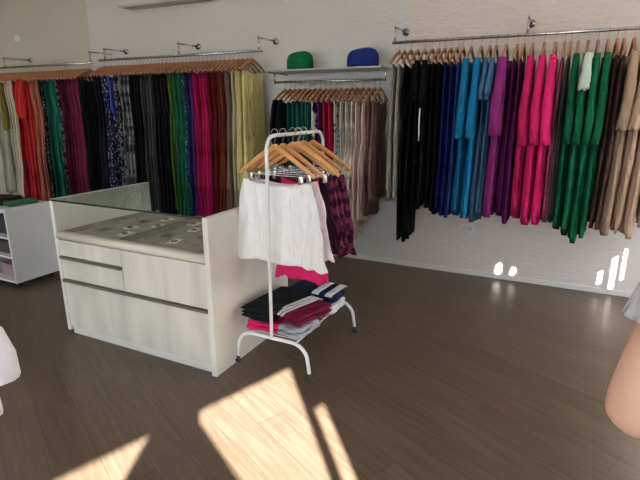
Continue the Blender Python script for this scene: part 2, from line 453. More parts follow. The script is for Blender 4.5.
# long left rail (38 garments)
runs_B = [
    ('long navy black dress', 2, 'maxi', 'dress', (22, 24, 38), None, None, [.4], {}),
    ('navy dress with white leaf print', 2, 'maxi', 'dress', (30, 34, 62), (140, 144, 156), 'dots', [.38], {'scale': 20}),
    ('cobalt blue cropped blouse', 1, 'blouse', 'blouse', (62, 84, 168), None, None, [1.45], {}),
    ('black dress with white petal print', 2, 'maxi', 'dress', (24, 24, 28), (118, 118, 120), 'mottle', [.38], {'scale': 34}),
    ('grey floral maxi dress', 3, 'maxi', 'dress', (122, 124, 130), (62, 64, 72), 'mottle', [.36], {'scale': 14}),
    ('black evening gown', 3, 'gown', 'gown', (18, 17, 19), None, None, [.38], {}),
    ('charcoal grey gown', 3, 'gown', 'gown', (62, 62, 62), None, None, [.4], {}),
    ('black maxi dress', 4, 'maxi', 'dress', (20, 19, 20), None, None, [.36], {}),
    ('olive green maxi dress', 1, 'maxi', 'dress', (66, 98, 44), None, None, [.42], {}),
    ('emerald maxi dress', 2, 'maxi', 'dress', (26, 92, 58), None, None, [.36], {}),
    ('teal dress with white dots', 1, 'maxi', 'dress', (24, 76, 84), (110, 136, 138), 'dots', [.36], {'scale': 24}),
    ('midnight blue maxi dress', 1, 'maxi', 'dress', (32, 42, 92), None, None, [.36], {}),
    ('violet maxi dress', 1, 'maxi', 'dress', (92, 36, 104), None, None, [.37], {}),
    ('crimson magenta maxi dress', 3, 'maxi', 'dress', (160, 22, 78), None, None, [.35], {}),
    ('oxblood red maxi dress', 2, 'maxi', 'dress', (102, 22, 30), None, None, [.36], {}),
    ('rust brown maxi dress', 2, 'maxi', 'dress', (98, 44, 32), None, None, [.38], {}),
    ('dusty mauve maxi dress', 1, 'maxi', 'dress', (140, 116, 108), None, None, [.45], {'wide': .85}),
    ('ivory cream maxi dress', 2, 'maxi', 'dress', (208, 198, 164), None, None, [.5], {'wide': .85}),
    ('pale yellow gown', 2, 'gown', 'gown', (212, 200, 132), None, None, [.5], {'wide': .95}),
]
fill_rail(runs_B, lsp(-4.74, -2.74, 38), RY, RZ, 'long left rail', 'B', 'hangers on the long left rail', 'clothes on the long left rail', 5)
# rail under the shelf (19 garments)
runs_M = [
    ('black cardigan', 2, 'blouse', 'cardigan', (18, 18, 20), None, None, [.95], {'sleeve': (.4, .012)}),
    ('dark teal blouse', 5, 'blouse', 'blouse', (28, 88, 82), None, None, [.72, .8], {}),
    ('navy blouse with white collar', 1, 'blouse', 'blouse', (30, 34, 62), (210, 210, 210), 'mottle', [.7], {'scale': 9}),
    ('purple dress', 1, 'dress', 'dress', (100, 28, 100), None, None, [.5], {}),
    ('crimson dress', 2, 'dress', 'dress', (176, 24, 66), None, None, [.42], {}),
    ('black and white leopard print dress', 1, 'dress', 'dress', (205, 200, 192), (38, 36, 38), 'dots', [.4], {'scale': 16}),
    ('off white shirt dress', 3, 'dress', 'dress', (222, 214, 200), (186, 178, 166), 'mottle', [.22, .42, .30], {'scale': 12}),
    ('pinkish beige tunic', 2, 'dress', 'tunic', (216, 192, 182), None, None, [.42, .5], {}),
    ('dusty brown dress', 2, 'dress', 'dress', (128, 98, 92), None, None, [.55, .7], {}),
]
MZ = 1.745; MY = 4.2
fill_rail(runs_M, lsp(-2.42, -1.46, 19), MY, MZ, 'shelf rail', 'M', 'hangers on the shelf rail', 'clothes on the shelf rail', 9)
# long right rail (35 garments)
runs_R = [
    ('pale grey long cardigan', 2, 'gown', 'cardigan', (156, 153, 142), None, None, [.77], {'hanger': wood}),
    ('long black trousers', 2, 'trousers', 'trousers', (10, 10, 11), None, None, [.40, .46], {'legs': True, 'slot': 1.2, 'hanger': wood_dark}),
    ('short sleeved black jumpsuit with tag', 1, 'gown', 'jumpsuit', (12, 12, 13), None, None, [.68], {'tag': True, 'sleeve': (.3, .02), 'slot': 1.3, 'hanger': wood_dark}),
    ('black jacket with white zip', 1, 'gown', 'jacket', (18, 18, 20), None, None, [.74], {'sleeve': (.35, .022), 'slot': 1.2, 'zip': True, 'hanger': wood_dark}),
    ('plain black jumpsuit', 2, 'gown', 'jumpsuit', (13, 13, 14), None, None, [.70, .66, .71], {'hanger': wood_dark, 'hem': .03}),
    ('navy blue dress', 2, 'gown', 'dress', (26, 32, 104), None, None, [.655], {}),
    ('denim blue dress', 1, 'gown', 'dress', (38, 66, 132), None, None, [.65], {}),
    ('bright blue blouse dress with long sleeves', 2, 'gown', 'dress', (24, 116, 168), None, None, [.66], {'sleeve': (.58, .03), 'slot': 1.6}),
    ('steel blue dress with short sleeves', 2, 'gown', 'dress', (70, 108, 146), None, None, [.62, .68], {'sleeve': (.3, .018), 'hem': .03}),
    ('magenta purple blouse dress', 1, 'gown', 'dress', (152, 52, 132), None, None, [.68], {'sleeve': (.56, .04), 'slot': 2.1}),
    ('deep purple dress', 2, 'gown', 'dress', (92, 22, 80), None, None, [.68, .65], {'hem': .03}),
    ('hot pink dress with puffed sleeves', 3, 'gown', 'dress', (206, 38, 106), None, None, [.67, .65, .69], {'sleeve': (.62, .034), 'slot': 1.6, 'hem': .025}),
    ('dusty rose dress', 1, 'gown', 'dress', (176, 90, 118), None, None, [.66], {'slot': .8}),
    ('charcoal dress', 1, 'gown', 'dress', (82, 78, 78), None, None, [.7], {'slot': .8}),
    ('emerald green dress', 4, 'gown', 'dress', (16, 98, 64), None, None, [.65, .60, .55, .62], {'hem': .03, 'hanger': wood, 'slot': 1.3, 'sleeve': (.6, .016)}),
    ('dark brown dress', 2, 'gown', 'dress', (82, 60, 56), None, None, [.69], {'hanger': wood_dark, 'slot': .9}),
    ('tan dress with loose sleeves', 3, 'gown', 'dress', (200, 172, 148), None, None, [.65, .68, .62, .67], {'sleeve': (.5, .024), 'hanger': wood, 'slot': 1.55, 'hem': .03}),
]
nR = sum(r[1] for r in runs_R)
fill_rail(runs_R, lsp(-1.28, .535, nR), RY, RZ, 'right rail', 'R', 'hangers on the right rail', 'clothes on the right rail', 11, base=PI/2)
# pale tail of the rail, running out of the frame
runs_R2 = [
    ('cream dress', 2, 'gown', 'dress', (220, 206, 186), None, None, [.7, .62], {'sleeve': (.4, .02)}),
    ('blush pink dress', 2, 'gown', 'dress', (222, 190, 176), None, None, [.66, .6], {'sleeve': (.45, .02)}),
]
x1 = .60
fill_rail(runs_R2, lsp(x1, x1+.0541*3, 4), RY, RZ, 'right rail', 'R', 'hangers on the right rail', 'clothes on the right rail', 13)

# mint scarf over a hanger of the right rail
bm = garment_mesh(.40, [(0, .022), (1, .036)], seed=5, top=-.17, neck=0, nx=16, nz=8, famp=.004)
o = obj('scarf', bm, cloth((196, 214, 200)), None, loc=(.115, RY-.285, RZ)); o.rotation_euler = (0, 0, .3)
tag(o, 'pale mint scarf hanging in front of the green dresses on the right rail', 'scarf')

# ------------------------------------------------------------------ wall rails
def wall_rail(label, x0, x1, z, brackets, wall_y, ends=True, ry=RY):
    t = thing('clothes_rail', label, 'clothes rail', ((x0+x1)/2, ry, z))
    cx = (x0+x1)/2
    obj('rail_tube', tube([(x0-cx, 0, 0), (x1-cx, 0, 0)], .0125, n=12), chrome, t)
    for bx in brackets:
        bm = bmesh.new()
        sweep(bm, [(bx-cx, 0, -.012), (bx-cx, 0, .125)], .009, 8)
        sweep(bm, [(bx-cx, -.012, .12), (bx-cx, wall_y-ry-.004, .12)], .009, 8)
        b = obj('bracket', bm, chrome, t)
        fl = bmesh.new(); sweep(fl, [(bx-cx, wall_y-ry-.014, .12), (bx-cx, wall_y-ry, .12)], .032, 16)
        obj('wall_flange', fl, chrome, b)
    return t
wall_rail('chrome wall rail full of clothes at the far left', -6.66, -4.93, 2.01, (-6.55, -4.96), WY+.05)
wall_rail('long chrome wall rail above the glass counter', -4.82, -2.62, RZ, (-4.72, -3.64, -2.66), WY)
wall_rail('long chrome wall rail on the right half of the wall', -1.34, 1.6, RZ, (-1.32, -.30, .75), WY-.006)

# ------------------------------------------------------------------ shelf with lower rail and hats
t = thing('wall_shelf', 'grey wall shelf carrying two hats with a clothes rail beneath', 'shelf', (-1.95, MY, 1.85))
shelf_m = mat('grey_shelf_board', (168, 168, 166), .4)
obj('board', nbox(-.60, .54, -.14, WY-MY, -.016, 0), shelf_m, t, False)
obj('rail_tube', tube([(-.585, 0, MZ-1.85), (.535, 0, MZ-1.85)], .011, n=12), chrome, t)
for s in (-.585, .535):
    bm = bmesh.new(); sweep(bm, [(s, 0, -.01), (s, 0, MZ-1.85-.012)], .010, 8)
    sweep(bm, [(s, -.12, -.022), (s, WY-MY, -.022)], .007, 8)
    obj('bracket', bm, chrome, t)
def hat(label, col, x, w, h):
    t = thing('hat', label, 'hat', (x, MY-.0, 1.852))
    m = cloth(col, rough=.9)
    bm = bmesh.new(); n = 24; rings = []
    for r, z in [(.96, 0), (1.0, .25), (1.0, .5), (.93, .74), (.78, .9), (.5, .985), (.15, 1.0)]:
        rings.append([bm.verts.new((w/2*r*math.copysign(abs(math.cos(a))**.8, math.cos(a)), .105*r*math.sin(a), z*h + .012*h*math.cos(a)*4*z)) for a in [2*PI*k/n for k in range(n)]])
    for r0, r1 in zip(rings, rings[1:]):
        for k in range(n): bm.faces.new((r0[k], r0[(k+1) % n], r1[(k+1) % n], r1[k]))
    bm.faces.new(rings[-1]); bm.faces.new(rings[0])
    obj('crown', bm, m, t)
    obj('band', tube([(w/2*1.0*math.cos(a), .106*math.sin(a), .02) for a in [2*PI*k/24 for k in range(25)]], .006, n=6, cap=False), m, t)
hat('green rounded hat on the grey wall shelf', (18, 104, 62), -2.255, .255, .155)
hat('navy blue rounded hat on the grey wall shelf', (34, 52, 120), -1.63, .285, .155)

# ------------------------------------------------------------------ small wall things
t = thing('air_conditioner', 'white wall air conditioner at the top of the back wall', 'air conditioner', (-3.95, WY, 2.66))
obj('housing', nbox(-.63, .63, -.22, 0, -.075, .24, bev=.02), plastic, t)
obj('louver', nbox(-.56, .56, -.17, -.05, -.087, -.075, bev=.002), mat('grey_plastic', (150, 150, 148), .4), t)
o = obj('wall_sensor', nbox(-.05, .05, -.03, 0, -.035, .035, bev=.006), plastic, None, loc=(-6.74, WY+.05, 2.42))
tag(o, 'small white box sensor high on the far left wall', 'sensor')
t = thing('wall_socket', 'white double wall socket below the blue dresses', 'socket', (-.66, WY-.006, .44))
obj('cover_plate', nbox(-.06, .06, -.008, 0, -.04, .04), plastic, t)
for s in (-.028, .028): obj('outlet', tube([(s, -.0085, 0), (s, -.011, 0)], .018, n=14), mat('outlet_cream', (205, 196, 185), .5), t)

# ------------------------------------------------------------------ glass-topped display counter
CX0, CX1, CY0, CY1, CZ = -2.90, -1.62, 1.97, 2.80, .94
t = thing('display_counter', 'white glass topped display counter with drawers', 'counter', ((CX0+CX1)/2, (CY0+CY1)/2, 0))
ox, oy = (CX0+CX1)/2, (CY0+CY1)/2
def cb(name, x0, x1, y0, y1, z0, z1, m, bev=.002, par=None): return obj(name, nbox(x0-ox, x1-ox, y0-oy, y1-oy, z0, z1, bev=bev), m, par or t, False)
cb('side_panel', CX0, CX0+.03, CY0, CY1, .03, CZ, laminate)
cb('side_panel', CX1-.035, CX1, CY0-.01, CY1, .0, CZ, laminate)
cb('back_panel', CX0+.03, CX1-.035, CY1-.02, CY1, .03, .70, laminate)
cb('plinth', CX0+.03, CX1-.035, CY0+.02, CY0+.04, .0, .06, laminate)
x0, x1 = CX0+.034, CX1-.039; xm = x0+.56
cb('carcass', CX0+.03, CX1-.035, CY0+.024, CY1-.02, .045, .66, laminate)
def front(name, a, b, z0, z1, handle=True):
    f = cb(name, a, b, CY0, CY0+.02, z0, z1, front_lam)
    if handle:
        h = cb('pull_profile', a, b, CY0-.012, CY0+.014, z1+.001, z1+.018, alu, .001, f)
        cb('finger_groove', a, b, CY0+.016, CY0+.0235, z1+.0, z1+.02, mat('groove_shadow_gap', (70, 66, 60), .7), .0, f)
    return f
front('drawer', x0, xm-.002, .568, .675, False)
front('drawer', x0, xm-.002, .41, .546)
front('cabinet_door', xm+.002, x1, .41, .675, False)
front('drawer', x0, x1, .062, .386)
# rolled ledge, recessed tray, trays
bm = bmesh.new(); sweep(bm, [(x0-ox, CY0+.012-oy, .703), (x1-ox, CY0+.012-oy, .703)], (.026), 14, flat=1.0)
box(bm, x0-ox, x1-ox, CY0+.02-oy, CY0+.055-oy, .678, .722)
obj('ledge', bm, mat('ledge_laminate', (206, 201, 186), .3, 0, .5, .05, 6), t)
tray_m = mat('tray_lining', (150, 146, 134), .7, 0, .4, .5, 14)
for a, b in ((x0, xm-.06), (xm-.03, x1)):
    bm = bmesh.new(); box(bm, a-ox, b-ox, CY0+.057-oy, CY1-.03-oy, .66, .70)
    for q in ((a, a+.012, CY0+.057, CY1-.03), (b-.012, b, CY0+.057, CY1-.03)): box(bm, q[0]-ox, q[1]-ox, q[2]-oy, q[3]-oy, .70, .725)
    obj('display_tray', bm, tray_m, t, False)
glass = bpy.data.materials.new('clear_glass'); glass.use_nodes = True
nt = glass.node_tree; nt.nodes.clear(); out = nt.nodes.new('ShaderNodeOutputMaterial')
mixn = nt.nodes.new('ShaderNodeMixShader'); tr = nt.nodes.new('ShaderNodeBsdfTransparent'); gl = nt.nodes.new('ShaderNodeBsdfGlossy'); fr = nt.nodes.new('ShaderNodeFresnel')
tr.inputs[0].default_value = (.86, .92, .89, 1); gl.inputs['Roughness'].default_value = .02; fr.inputs[0].default_value = 1.5
geo = nt.nodes.new('ShaderNodeNewGeometry'); sub = nt.nodes.new('ShaderNodeMath'); sub.operation = 'SUBTRACT'; sub.inputs[0].default_value = 1; mul = nt.nodes.new('ShaderNodeMath'); mul.operation = 'MULTIPLY'
nt.links.new(geo.outputs['Backfacing'], sub.inputs[1]); nt.links.new(sub.outputs[0], mul.inputs[0]); nt.links.new(fr.outputs[0], mul.inputs[1])
nt.links.new(mul.outputs[0], mixn.inputs[0]); nt.links.new(tr.outputs[0], mixn.inputs[1]); nt.links.new(gl.outputs[0], mixn.inputs[2]); nt.links.new(mixn.outputs[0], out.inputs[0])
gt = cb('glass_top', CX0+.001, CX1-.036, CY0+.004, CY1, CZ-.010, CZ, glass, 0)
cb('glass_edge', CX0+.001, CX1-.036, CY0-.0, CY0+.004, CZ-.011, CZ, mat('dark_green_glass_edge', (30, 44, 40), .15), 0, gt)
# things lying in the trays
rnd = random.Random(4)
card = mat('pale_card', (214, 210, 200), .6); card2 = mat('grey_card', (120, 116, 108), .6)
spots = [(-2.72, 2.22), (-2.60, 2.34), (-2.50, 2.20), (-2.66, 2.52), (-2.46, 2.46), (-2.55, 2.64), (-2.22, 2.28), (-2.08, 2.20), (-2.16, 2.48), (-1.98, 2.38), (-2.28, 2.62), (-1.92, 2.58)]
words = ['front left in the left tray', 'near the middle of the left tray', 'front right in the left tray', 'at the left side of the left tray', 'at the right side of the left tray', 'at the back of the left tray',
         'front left in the right tray', 'front centre of the right tray', 'in the middle of the right tray', 'right of centre in the right tray', 'back left in the right tray', 'back right in the right tray']
for i, ((x, y), wd) in enumerate(zip(spots, words)):
    tt = thing('jewellery_card', 'pale jewellery card lying %s' % wd, 'jewellery card', (x, y, .7005), rnd.uniform(-.4, .4), 'cards in the display trays')
    obj('card', nbox(-.035, .035, -.05, .05, 0, .004, bev=.001), card if i % 3 else card2, tt, False)
    bm = bmesh.new(); sweep(bm, arc((0, -.01, .007), .018, 0, 2*PI, 14, (1, 0, 0), (0, 1, 0)), .003, 6); obj('bracelet', bm, mat('dull_gold', (130, 110, 70), .35, .8), tt)
tt = thing('sunglasses', 'dark folded sunglasses lying in the right tray of the glass counter', 'sunglasses', (-1.84, 2.24, .7005), -.5)
for s in (-1, 1):
    bm = bmesh.new(); sweep(bm, [(s*.034, 0, .004), (s*.034, 0, .022)], .027, 16, flat=.7); obj('lens', bm, dark_plastic, tt)
obj('bridge', tube([(-.012, 0, .02), (0, 0, .026), (.012, 0, .02)], .003, n=6), dark_plastic, tt)
for s in (-1, 1): obj('temple', tube([(s*.06, .005, .018), (s*.055, .03, .01), (-s*.05, .034+.006*s, .006)], .003, n=6), dark_plastic, tt)

# ------------------------------------------------------------------ low white unit on castors at the left
UX1, UY0, UY1, UZ0, UZ1 = -4.03, 2.34, 2.74, .05, .70
UX0 = UX1-.75
t = thing('display_unit', 'low white open shelf unit on castors left of the counter', 'shelf unit', ((UX0+UX1)/2, (UY0+UY1)/2, 0))
ox, oy = (UX0+UX1)/2, (UY0+UY1)/2
lam2 = mat('unit_white_laminate', (208, 210, 208), .4, 0, .5, .03, 5)
cb('side_panel', UX1-.018, UX1, UY0, UY1, UZ0, UZ1, lam2)
cb('side_panel', UX0, UX0+.018, UY0, UY1, UZ0, UZ1, lam2)
cb('back_panel', UX0+.018, UX1-.018, UY1-.012, UY1, UZ0, UZ1, lam2)
for z in (UZ0, .27, .44, UZ1-.018): cb('shelf' if z < UZ1-.02 else 'top_board', UX0+.018, UX1-.018, UY0+.002, UY1-.012, z, z+.018, lam2)
for sx in (UX0+.06, UX1-.05):
    for sy in (UY0+.05, UY1-.05):
        bm = bmesh.new(); sweep(bm, [(sx-ox, sy-oy, UZ0), (sx-ox, sy-oy, .03)], .008, 8); c = obj('caster', bm, chrome, t)
        obj('wheel', tube([(sx-ox-.008, sy-oy, .017), (sx-ox+.008, sy-oy, .017)], .017, n=14), black_rubber, c)

def folded(name, label, cat, loc, rz, w, d, h, m, group=None, stripes=None, layers=3, seed=0, tilt=(0, 0), collar=None):
    """a folded garment: a soft slab of folded layers"""
    tt = thing(name, label, cat, loc, rz, group); tt.rotation_euler = (tilt[0], tilt[1], rz)
    rnd = random.Random(seed); lh = h/layers
    for li in range(layers):
        bm = bmesh.new(); nu, nv = 18, 12; top, bot = [], []
        ew = w*(1-.03*rnd.random()); ed = d*(1-.05*rnd.random()); ph = rnd.uniform(0, 6)
        def P(i, j, up):
            u, v = i/nu*2-1, j/nv*2-1
            e = min(1, (1-abs(u))*5+.0, (1-abs(v))*5)
            z = li*lh + (lh*(.5+.46*math.sqrt(max(0, e*(2-e)))) if up else lh*(.5-.46*math.sqrt(max(0, e*(2-e)))))
            if up: z += .004*math.sin(4*u+ph)*math.sin(3*v+ph)*e
            rr = 1-.06*(abs(u)*abs(v))**3
            return (u*ew/2*rr + .004*math.sin(5*v+ph), v*ed/2*rr + .004*math.sin(6*u+ph), z)
        T = [[bm.verts.new(P(i, j, True)) for j in range(nv+1)] for i in range(nu+1)]
        Bv = [[T[i][j] if i in (0, nu) or j in (0, nv) else bm.verts.new(P(i, j, False)) for j in range(nv+1)] for i in range(nu+1)]
        for i in range(nu):
            for j in range(nv):
                bm.faces.new((T[i][j], T[i+1][j], T[i+1][j+1], T[i][j+1]))
                vs = []
                for q in (Bv[i][j], Bv[i][j+1], Bv[i+1][j+1], Bv[i+1][j]):
                    if q not in vs: vs.append(q)
                try: bm.faces.new(vs)
                except ValueError: pass
        obj('folded_layer', bm, m, tt)
    if stripes:
        sm, pos, sw, ax = stripes
        for p in pos:
            bm = bmesh.new(); n = 12
            pts = []
            for k in range(n+1):
                v = -1 + 2*k/n; e = min(1, (1-abs(v))*5, (1-abs(p))*5)
                z = (layers-1)*lh + lh*(.5+.46*math.sqrt(max(0, e*(2-e)))) + .003
                pts.append((p*w/2, v*d/2, z) if ax == 'x' else (v*w/2, p*d/2, z))
            sweep(bm, pts, [(.004, sw)]*(n+1), 8, up=(0, 0, 1)); obj('stripe', bm, sm, tt)
    return tt
folded('folded_garment', 'dark folded clothes on top of the low white unit', 'folded clothes', (-4.36, 2.50, UZ1+.001), .2, .34, .26, .06, cloth((38, 34, 34)), seed=1)
folded('folded_garment', 'green folded cloth on top of the low white unit', 'folded clothes', (-4.13, 2.55, UZ1+.001), -.1, .15, .28, .035, cloth((64, 104, 76)), seed=2, layers=2)
folded('folded_garment', 'dusky pink folded cloth at the left of the unit top', 'folded clothes', (-4.68, 2.52, UZ1+.001), .0, .17, .28, .07, cloth((126, 96, 92)), seed=3, layers=3)
def carton(label, x, z, w, d, h, col, rz):
    tt = thing('storage_box', label, 'box', (x, 2.52, z), rz, 'boxes on the low unit shelves')
    m = mat('carton_%s' % (col,), col, .6, 0, .3, .15, 20)
    obj('carton', nbox(-w/2, w/2, -d/2, d/2, 0, h*.8), m, tt, False)
    obj('lid', nbox(-w/2-.004, w/2+.004, -d/2-.004, d/2+.004, h*.8, h), m, tt, False)
carton('dark box on the lower shelf of the white unit', -4.20, .2885, .22, .24, .11, (74, 66, 70), .05)
carton('greyish pink box on the bottom shelf of the white unit', -4.20, .0685, .24, .24, .12, (150, 128, 130), -.04)
carton('pale grey box on the bottom shelf further from the counter', -4.50, .0685, .22, .24, .13, (170, 168, 172), .06)
carton('dark grey box on the lower shelf further from the counter', -4.50, .2885, .24, .24, .12, (92, 92, 98), 0)
carton('charcoal box on the upper shelf of the white unit', -4.30, .4585, .30, .22, .13, (58, 58, 62), .03)

# ------------------------------------------------------------------ rolling garment rack
def rack(label, loc, zt=1.365, y1=.67, hw=.24, rz=0):
    t = thing('garment_rack', label, 'garment rack', loc, rz)
    r = .075
    pts = [(0, 0, .24), (0, 0, zt-r)] + arc((0, r, zt-r), r, PI, PI/2, 6, (0, 1, 0)) + arc((0, y1-r, zt-r), r, PI/2, 0, 6, (0, 1, 0)) + [(0, y1, .24)]
    obj('pole_frame', tube(pts, .0095, n=12), white_metal, t)
    for y in (0, y1):
        r2 = .10; zt2 = .24
        p = [(-hw, y, .07), (-hw+.01, y, zt2-r2)] + arc((-hw+.01+r2, y, zt2-r2), r2, PI, PI/2, 6) + arc((hw-.01-r2, y, zt2-r2), r2, PI/2, 0, 6) + [(hw, y, .07)]
        f = obj('foot_frame', tube(p, .0105, n=12), white_metal, t)
        for s in (-hw, hw):
            bm = bmesh.new(); sweep(bm, [(s, y, .075), (s, y, .04)], .011, 8); box(bm, s-.016, s+.016, y-.012, y+.012, .03, .05, .003)
            c = obj('caster', bm, black_rubber, f)
    w = obj('wire_shelf', tube([(-hw+.09, 0, .235), (-hw+.09, y1, .235)], .006, n=8), white_metal, t)
    obj('side_wire', tube([(hw-.09, 0, .235), (hw-.09, y1, .235)], .006, n=8), white_metal, w)
    for k in range(1, 14):
        y = y1*k/14; obj('cross_wire', tube([(-hw+.09, y, .237), (hw-.09, y, .237)], .003, n=6), white_metal, w)
    return t
RX, RY0 = -1.34, 2.12
rack('white tubular garment rack with short skirts in front of the counter', (RX, RY0, 0))
# hanging skirts: hangers stand across the bar
def rack_hang(y, rz, glabel, hlabel, name, cat, L, m, seed, kind='skirt', wide=1.2, top=-.258, dx=0, **k):
    make_hanger(hlabel, (RX+dx, RY0+y, 1.382), rz, 'clip hangers on the white rack', wood, True, .245)
    return make_garment(name, kind, glabel, cat, 'skirts on the white rack', (RX+dx, RY0+y, 1.382), rz, L, m, seed, top=top, wide=wide, fold=4, **k)
wh = cloth((236, 236, 236)); whp = cloth((238, 222, 230)); mar = cloth((66, 20, 44), (118, 54, 84), 'mottle', scale=26); dk = cloth((44, 22, 40)); pinkc = cloth((204, 40, 100))
rack_hang(.085, -.08, 'short white skirt at the front of the white rack', 'front clip hanger carrying the white skirt', 'skirt', 'skirt', .715, wh, 21, wide=1.48, hem=.010)
rack_hang(.15, -.06, 'pinkish white skirt behind the white skirt', 'clip hanger carrying the pinkish white skirt', 'skirt', 'skirt', .69, whp, 22, wide=1.42, dx=.012)
rack_hang(.215, -.05, 'hot pink skirt hanging lowest behind the pinkish white skirt', 'clip hanger carrying the hot pink skirt', 'skirt', 'skirt', .84, pinkc, 23, wide=.80, dx=.075)
rack_hang(.28, -.05, 'plain dark plum skirt behind the hot pink skirt', 'clip hanger carrying the plain dark plum skirt', 'skirt', 'skirt', .66, dk, 24, wide=1.35)
rack_hang(.345, -.04, 'maroon print skirt just behind the plain plum skirt', 'clip hanger carrying the first maroon print skirt', 'skirt', 'skirt', .66, mar, 25, wide=1.4)
rack_hang(.41, -.03, 'maroon print skirt second from the far end of the rack', 'clip hanger carrying the middle maroon print skirt', 'skirt', 'skirt', .68, mar, 26, wide=1.4)
rack_hang(.475, -.03, 'maroon print skirt at the far end of the rack', 'rearmost clip hanger carrying a maroon print skirt', 'skirt', 'skirt', .74, mar, 27, wide=1.35, dx=.03)
# folded clothes on the tray
zt = .243
gF = 'folded clothes on the rack tray'
blackc, maroonc, navyc, greyc, whitec = cloth((30, 34, 36)), cloth((108, 22, 52)), cloth((30, 38, 66)), cloth((158, 160, 170)), cloth((224, 226, 230))
def lay(label, x, y, z, w, d, h, m, rz, seed, **k): return folded('folded_garment', label, 'folded clothes', (RX+x, RY0+y, z), rz, w, d, h, m, gF, seed=seed, **k)
lay('hot pink folded garment at the near left of the rack tray', -.085, .135, zt, .24, .22, .06, pinkc, .08, 31, layers=2)
lay('light grey folded garment under the striped maroon one', .095, .14, zt, .17, .24, .06, greyc, -.15, 32, layers=2)
lay('white folded garment at the far end of the rack tray', .04, .52, zt, .32, .24, .06, whitec, 0, 33, layers=2)
lay('dark folded garment beneath the black one on the rack tray', -.03, .33, zt, .30, .15, .06, dk, .0, 34, layers=2)
lay('black folded garment on the left of the rack tray', -.105, .24, zt+.064, .24, .46, .07, blackc, -.1, 35, layers=3)
lay('maroon folded garment with three white stripes on the tray', .095, .22, zt+.064, .20, .34, .06, maroonc, -.30, 36, layers=2, stripes=(whitec, (-.74, -.46, -.18), .011, 'x'))
lay('navy folded garment with grey white stripes at the far end', .03, .525, zt+.068, .34, .22, .07, navyc, -.08, 37, layers=3, stripes=(whitec, (.28, .84), .026, 'x'))

# ------------------------------------------------------------------ white blouse on a second rack, cut by the left edge
HX, HY = -1.555, .62
rack('second white garment rack standing outside the left edge', (HX, .02, 0), zt=1.11, y1=.66)
make_hanger('wooden hanger carrying the white blouse at the left edge', (HX, HY, 1.128), .12, None, wood_dark, False, .27)
bl = make_garment('blouse', 'blouse', 'white blouse with puffed sleeve cut off by the left edge', 'blouse', None, (HX, HY, 1.128), .12, .43, cloth((240, 240, 246)), 41, sleeve=None, top=-.15, wide=1.36, th=.03)
for s in (-1, 1):
    bm = tube([(s*.215, 0, -.165), (s*.25, 0, -.21), (s*.275, 0, -.27), (s*.285, 0, -.315), (s*.265, 0, -.325)], [(.03, .03), (.05, .045), (.052, .05), (.05, .045), (.03, .03)], n=14, up=(1, 0, 0)); obj('sleeve', bm, cloth((240, 240, 246)), bl)

